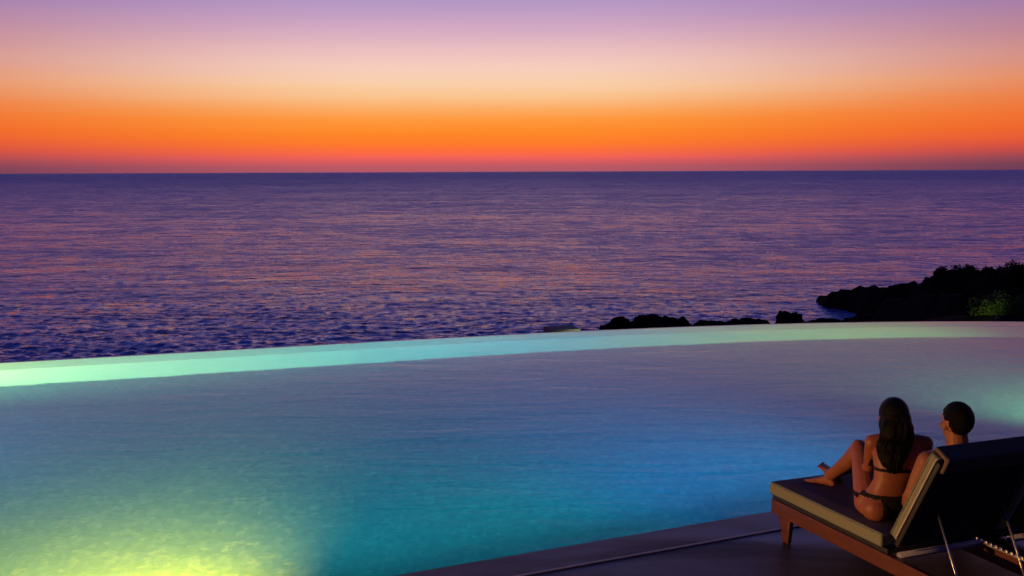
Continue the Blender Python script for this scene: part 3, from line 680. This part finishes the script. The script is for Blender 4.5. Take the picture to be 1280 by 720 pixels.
fw = -uA; rt = wA; ZU = Vector((0, 0, 1))
def woman():
    bm = bmesh.new()
    hl, hr = W(.82, .135, .470), W(.86, .305, .470)
    kl, kr = W(.535, .285, .725), W(.50, .42, .66)
    al, ar = W(.245, .285, .452), W(.185, .40, .455)
    sl, sr = W(.835, .135, .862), W(.975, .415, .862)
    sh = (sr-sl).normalized(); sf = ZU.cross(sh).normalized()          # shoulders: right, forward
    hp = (hr-hl).normalized(); hf = ZU.cross(hp).normalized()
    def md(k): return (hp*(1-k)+sh*k).normalized(), (hf*(1-k)+sf*k).normalized()
    pc_, ch = W(.855, .225, .47), W(.905, .275, .86)
    rings = []
    for k, hw, hd, bk in ((-.20, .100, .075, 0), (-.13, .150, .108, .01), (0, .172, .120, .02), (.14, .160, .105, .03), (.28, .132, .088, .045), (.42, .120, .082, .055), (.58, .128, .088, .05), (.74, .142, .092, .035), (.88, .148, .080, .02), (.98, .125, .060, .01), (1.06, .070, .045, 0)):
        r_, f_ = md(min(max(k, 0), 1)); c = pc_+(ch-pc_)*k - f_*bk
        rings.append((c, r_*hw, f_*hd))
    loft(bm, rings, 26, 2.15)
    for q in (-1, 1):                                                  # buttocks, breasts
        ellipsoid(bm, pc_+hp*q*.082-hf*.055+ZU*-.015, hp*.092, hf*.092, ZU*.085)
        ellipsoid(bm, pc_+(ch-pc_)*.68+sh*q*.068+sf*.085, sh*.055, sf*.050, ZU*.055)
    # shoulders and trapezius
    nb = W(.912, .255, .895); hc = W(.92, .205, 1.016)
    capsule(bm, nb-ZU*.04, hc-ZU*.05, .053, .046)
    for s_ in (sl, sr): capsule(bm, nb-ZU*.01, s_-ZU*.012, .042, .046)
    # legs
    for h_, k_, a_ in ((hl, kl, al), (hr, kr, ar)):
        m1 = h_+(k_-h_)*.5; m2 = k_+(a_-k_)*.35-(k_-a_).cross(hp).normalized()*0
        cdir = (Vector((0, 0, -1)) - (a_-k_).normalized()*Vector((0, 0, -1)).dot((a_-k_).normalized())).normalized()
        limb(bm, [h_, m1, k_], [.088, .070, .052]); limb(bm, [k_, m2+cdir*.018, a_], [.050, .052, .033])
        ellipsoid(bm, k_-cdir*.008, hp*.045, hf*.045, ZU*.045)
    foot(bm, al, -uA*1.0-wA*.30-ZU*.05, ZU, .92, 1)
    foot(bm, ar-ZU*.005, -uA*.9-wA*.1+ZU*.38, ZU+uA*.4, .92, -1)
    # arms
    el, er = W(.70, .225, .615), W(.885, .50, .635); wl, wr = W(.555, .375, .70), W(.66, .47, .655)
    limb(bm, [sl-ZU*.01, sl+(el-sl)*.45, el], [.044, .040, .033]); limb(bm, [el, el+(wl-el)*.3, wl], [.034, .034, .024])
    limb(bm, [sr-ZU*.01, sr+(er-sr)*.45, er], [.044, .040, .033]); limb(bm, [er, er+(wr-er)*.3, wr], [.034, .034, .024])
    hand(bm, wl, (W(.50, .45, .715)-wl), ZU+fw*.4, -1, .92, .45)
    hand(bm, wr, (W(.55, .44, .70)-wr), ZU*.8+rt*.5, 1, .92, .4)
    hfw = (fw*1.0+rt*.28-ZU*.06); hup = ZU+rt*.05-fw*.02
    head(bm, hc, hfw, hup, .95)
    me = fuse(bm, .0055, 6)
    o = me_obj('person', me, M['skin_f'], None, True)
    tag(o, 'long-haired woman in a black bikini sitting on the lounger with her knees drawn up', 'person')
    eyes(hc, hfw, hup, o, .95)
    # bikini bottom: hip band dipping to the seat, and a band across the back
    def bottom(p):
        d = p-pc_; x = d.dot(hp); y = d.dot(hf); z = d.z
        if abs(x) > .21 or y > .13: return False
        top = .075-.02*(y > 0); low = top-.022 if abs(x) > .085 else top-.03-(1-abs(x)/.085)*.16
        return low < z < top
    take(me, 'bikini_bottom', bottom, .002, M['black_cloth'], o)
    c1 = pc_+(ch-pc_)*.60
    def band(p):
        d = p-c1; x = d.dot(sh); y = d.dot(sf); z = d.z
        if abs(x) > .17 or abs(y) > .19: return False
        return (abs(z) < .007) if y < .03 else (-.02 < z < .10 and abs(abs(x)-.068) < .062)
    take(me, 'bikini_top', band, .002, M['black_cloth'], o)
    # hair: cap over the skull and a long fall down the back
    f, u, r = frame(hfw, hup); bm = bmesh.new(); back = -sf
    ellipsoid(bm, hc+u*.028-f*.020, r*.086, f*.097, u*.100, 24)
    fall = [(hc+u*.03-f*.05, .082, .07), (hc-u*.03-f*.065, .089, .062), (hc-u*.10-f*.078, .094, .056), (nb+back*.082-ZU*.02-sh*.045, .096, .05), (nb+back*.113-ZU*.08-sh*.055, .086, .042), (nb+back*.126-ZU*.125-sh*.06, .066, .036), (nb+back*.135-ZU*.155-sh*.055, .052, .030), (nb+back*.137-ZU*.178-sh*.048, .032, .022), (nb+back*.137-ZU*.198-sh*.045, .012, .012)]
    loft(bm, [(c, sh*a, sf*b) for c, a, b in fall], 26, 2.0)
    ellipsoid(bm, hc-u*.035-f*.022, r*.089, f*.070, u*.10, 24)
    rr = random.Random(5)
    for k in range(64):                                                # locks
        a = rr.uniform(-.98, .98); sidey = rr.uniform(.55, 1.08); endk = rr.uniform(5.2, 8.0); pts = []; rad = []; ph = rr.uniform(0, 6)
        for j in range(12):
            kk = j/11*endk; i0 = min(int(kk), 7); fr_ = kk-i0; c = fall[i0][0].lerp(fall[i0+1][0], fr_); hw = fall[i0][1]*(1-fr_)+fall[i0+1][1]*fr_; hd = fall[i0][2]*(1-fr_)+fall[i0+1][2]*fr_
            hw = max(hw, .045)*min(1, .6+.2*j)
            pts.append(c + sh*(a*hw*1.0+.007*math.sin(kk*1.6+ph)) + back*hd*math.sqrt(max(0, 1-a*a*.92))*sidey); rad.append(max(.0105*(1-.8*(j/11)**2)*min(1, .4+.3*j), .003))
        tube(bm, pts, rad, 7)
    hm = fuse(bm, .0045, 3); me_obj('hair', hm, M['hair_long'], o, True)
    settle(o); return o
woman()

def man():
    bm = bmesh.new()
    hl, hr = W(.985, .435, .475), W(1.0, .605, .475)
    kl, kr = W(.56, .56, .535), W(.55, .665, .56)
    al, ar = W(.17, .655, .45), W(.16, .70, .45)
    sl, sr = W(1.225, .200, .838), W(1.275, .560, .835)
    sh = (sr-sl).normalized(); sf = ZU.cross(sh).normalized(); hp = (hr-hl).normalized()
    pc_, ch = W(1.0, .515, .475), W(1.265, .395, .845)
    ax = (ch-pc_).normalized(); rings = []
    for k, hw, hd in ((-.20, .11, .08), (-.10, .150, .108), (0, .165, .118), (.14, .158, .112), (.3, .148, .104), (.45, .152, .106), (.6, .166, .112), (.76, .178, .110), (.9, .172, .095), (1.0, .14, .07), (1.07, .08, .05)):
        r_ = (hp*(1-min(max(k, 0), 1))+sh*min(max(k, 0), 1)); r_ = (r_-ax*r_.dot(ax)).normalized(); f_ = ax.cross(r_); rings.append((pc_+(ch-pc_)*k, r_*hw, f_*hd))
    loft(bm, rings, 26, 2.2)
    nb = W(1.268, .392, .885); hc = W(1.262, .372, 1.045)
    capsule(bm, nb-ZU*.05, hc-ZU*.055, .066, .060)
    for s_ in (sl, sr): capsule(bm, nb-ZU*.015, s_-ZU*.015, .052, .058)
    for h_, k_, a_ in ((hl, kl, al), (hr, kr, ar)):
        limb(bm, [h_, h_+(k_-h_)*.5, k_], [.092, .078, .058]); limb(bm, [k_, k_+(a_-k_)*.35-ZU*.012, a_], [.056, .058, .038])
    foot(bm, al, -uA*.8+wA*.3+ZU*.5, ZU*.6+uA, 1.0, 1); foot(bm, ar, -uA*.8+wA*.35+ZU*.5, ZU*.6+uA, 1.0, -1)
    el, er = W(1.135, .178, .605), W(1.19, .70, .62); wl, wr = W(.975, .285, .475), W(.965, .70, .535)
    limb(bm, [sl-ZU*.01, sl+(el-sl)*.45, el], [.056, .050, .040]); limb(bm, [el, el+(wl-el)*.3, wl], [.041, .042, .029])
    limb(bm, [sr-ZU*.01, sr+(er-sr)*.45, er], [.056, .050, .040]); limb(bm, [er, er+(wr-er)*.3, wr], [.041, .042, .029])
    hand(bm, wl, -uA*.75+wA*.25-ZU*.22, -wA*.5+ZU*.8, 1, 1.05, .25)
    hand(bm, wr, -uA-ZU*.15-wA*.15, ZU, -1, 1.05, .3)
    hfw = fw*1.0+rt*.24-ZU*.05; hup = ZU-fw*.05
    head(bm, hc, hfw, hup, 1.04)
    me = fuse(bm, .0055, 6); o = me_obj('person', me, M['skin_m'], None, True)
    tag(o, 'short-haired man leaning back against the raised backrest of the lounger', 'person')
    eyes(hc, hfw, hup, o, 1.04)
    def shorts(p):
        d = p-pc_; along = d.dot(fw)
        if d.dot(ax) > .05 and along < .18: return False
        if d.z > .12: return False
        return along < .26 and d.dot(rt) > -.19 and d.length < .42 and abs(d.dot(rt)) < .21
    take(me, 'swim_shorts', shorts, .004, M['navy_cloth'], o, .006)
    # short hair
    f, u, r = frame(hfw, hup); bm = bmesh.new(); s = 1.04
    bmesh.ops.create_uvsphere(bm, u_segments=72, v_segments=48, radius=1)
    dl = []
    for v in bm.verts:
        q = v.co.copy(); p = hc+u*.026*s-f*.012*s + r*q.x*.0805*s + f*q.y*.0985*s + u*q.z*.0955*s
        nn = noise.fractal(q*9, 1, 2, 4)*.0035; p += (p-hc).normalized()*nn; v.co = p
        d = p-hc; y = d.dot(f)/s; z = d.dot(u)/s; lo = .060 if y > .022 else (.040 if y > .004 else (.018 if y > -.042 else -.088+.40*abs(d.dot(r))/s))
        if z < lo: dl.append(v)
    bmesh.ops.delete(bm, geom=dl, context='VERTS'); bm.normal_update(); bmesh.ops.solidify(bm, geom=bm.faces[:], thickness=.012)
    bm_obj('hair', bm, M['hair_short'], o, True)
    # bracelet
    d = (wl-el).normalized(); a = d.orthogonal().normalized(); b = d.cross(a); c = wl-d*.012; bm = bmesh.new()
    tube(bm, [c+(a*math.cos(t_)+b*math.sin(t_))*.0335 for t_ in [2*math.pi*k/20 for k in range(21)]], .0055, 8); bm_obj('bracelet', bm, M['bracelet'], o, True)
    settle(o); return o
man()

# ------------------------------------------------------------------ terrace lantern (its warm light falls on the couple from the left)
def lantern(loc):
    t = empty('deck_lantern', loc); tag(t, 'square bronze deck lantern with warm glass standing on the pool deck', 'lantern')
    bm = bmesh.new(); box(bm, (-.11, -.11, 0), (.11, .11, .05), .008); bm_obj('base', bm, M['bronze'], t)
    for x in (-.095, .095):
        for y in (-.095, .095):
            bm = bmesh.new(); box(bm, (x-.01, y-.01, .05), (x+.01, y+.01, .70), .002, 1); bm_obj('post', bm, M['bronze'], t)
    bm = bmesh.new(); box(bm, (-.12, -.12, .70), (.12, .12, .73), .008); box(bm, (-.07, -.07, .732), (.07, .07, .77), .008); bm_obj('cap', bm, M['bronze'], t)
    bm = bmesh.new(); tube(bm, [(0, 0, .34), (0, 0, .36), (0, 0, .58), (0, 0, .60)], [.03, .05, .05, .03], 20); bm_obj('lamp_glass', bm, M['lantern_glass'], t, True)
    lp = lamp('lantern_light', 'POINT', (loc[0], loc[1], .64), 1150, (1, .47, .15), .06)
lantern((-4.3, 4.2, -.003))

# ------------------------------------------------------------------ render settings
S.view_settings.view_transform = 'Standard'; S.view_settings.look = 'None'; S.view_settings.exposure = 0; S.view_settings.gamma = 1
S.cycles.use_denoising = True
try: S.cycles.denoiser = 'OPENIMAGEDENOISE'
except Exception: pass
S.cycles.max_bounces = 8; S.cycles.transmission_bounces = 6; S.cycles.caustics_reflective = False; S.cycles.caustics_refractive = False
S.cycles.sample_clamp_indirect = 4
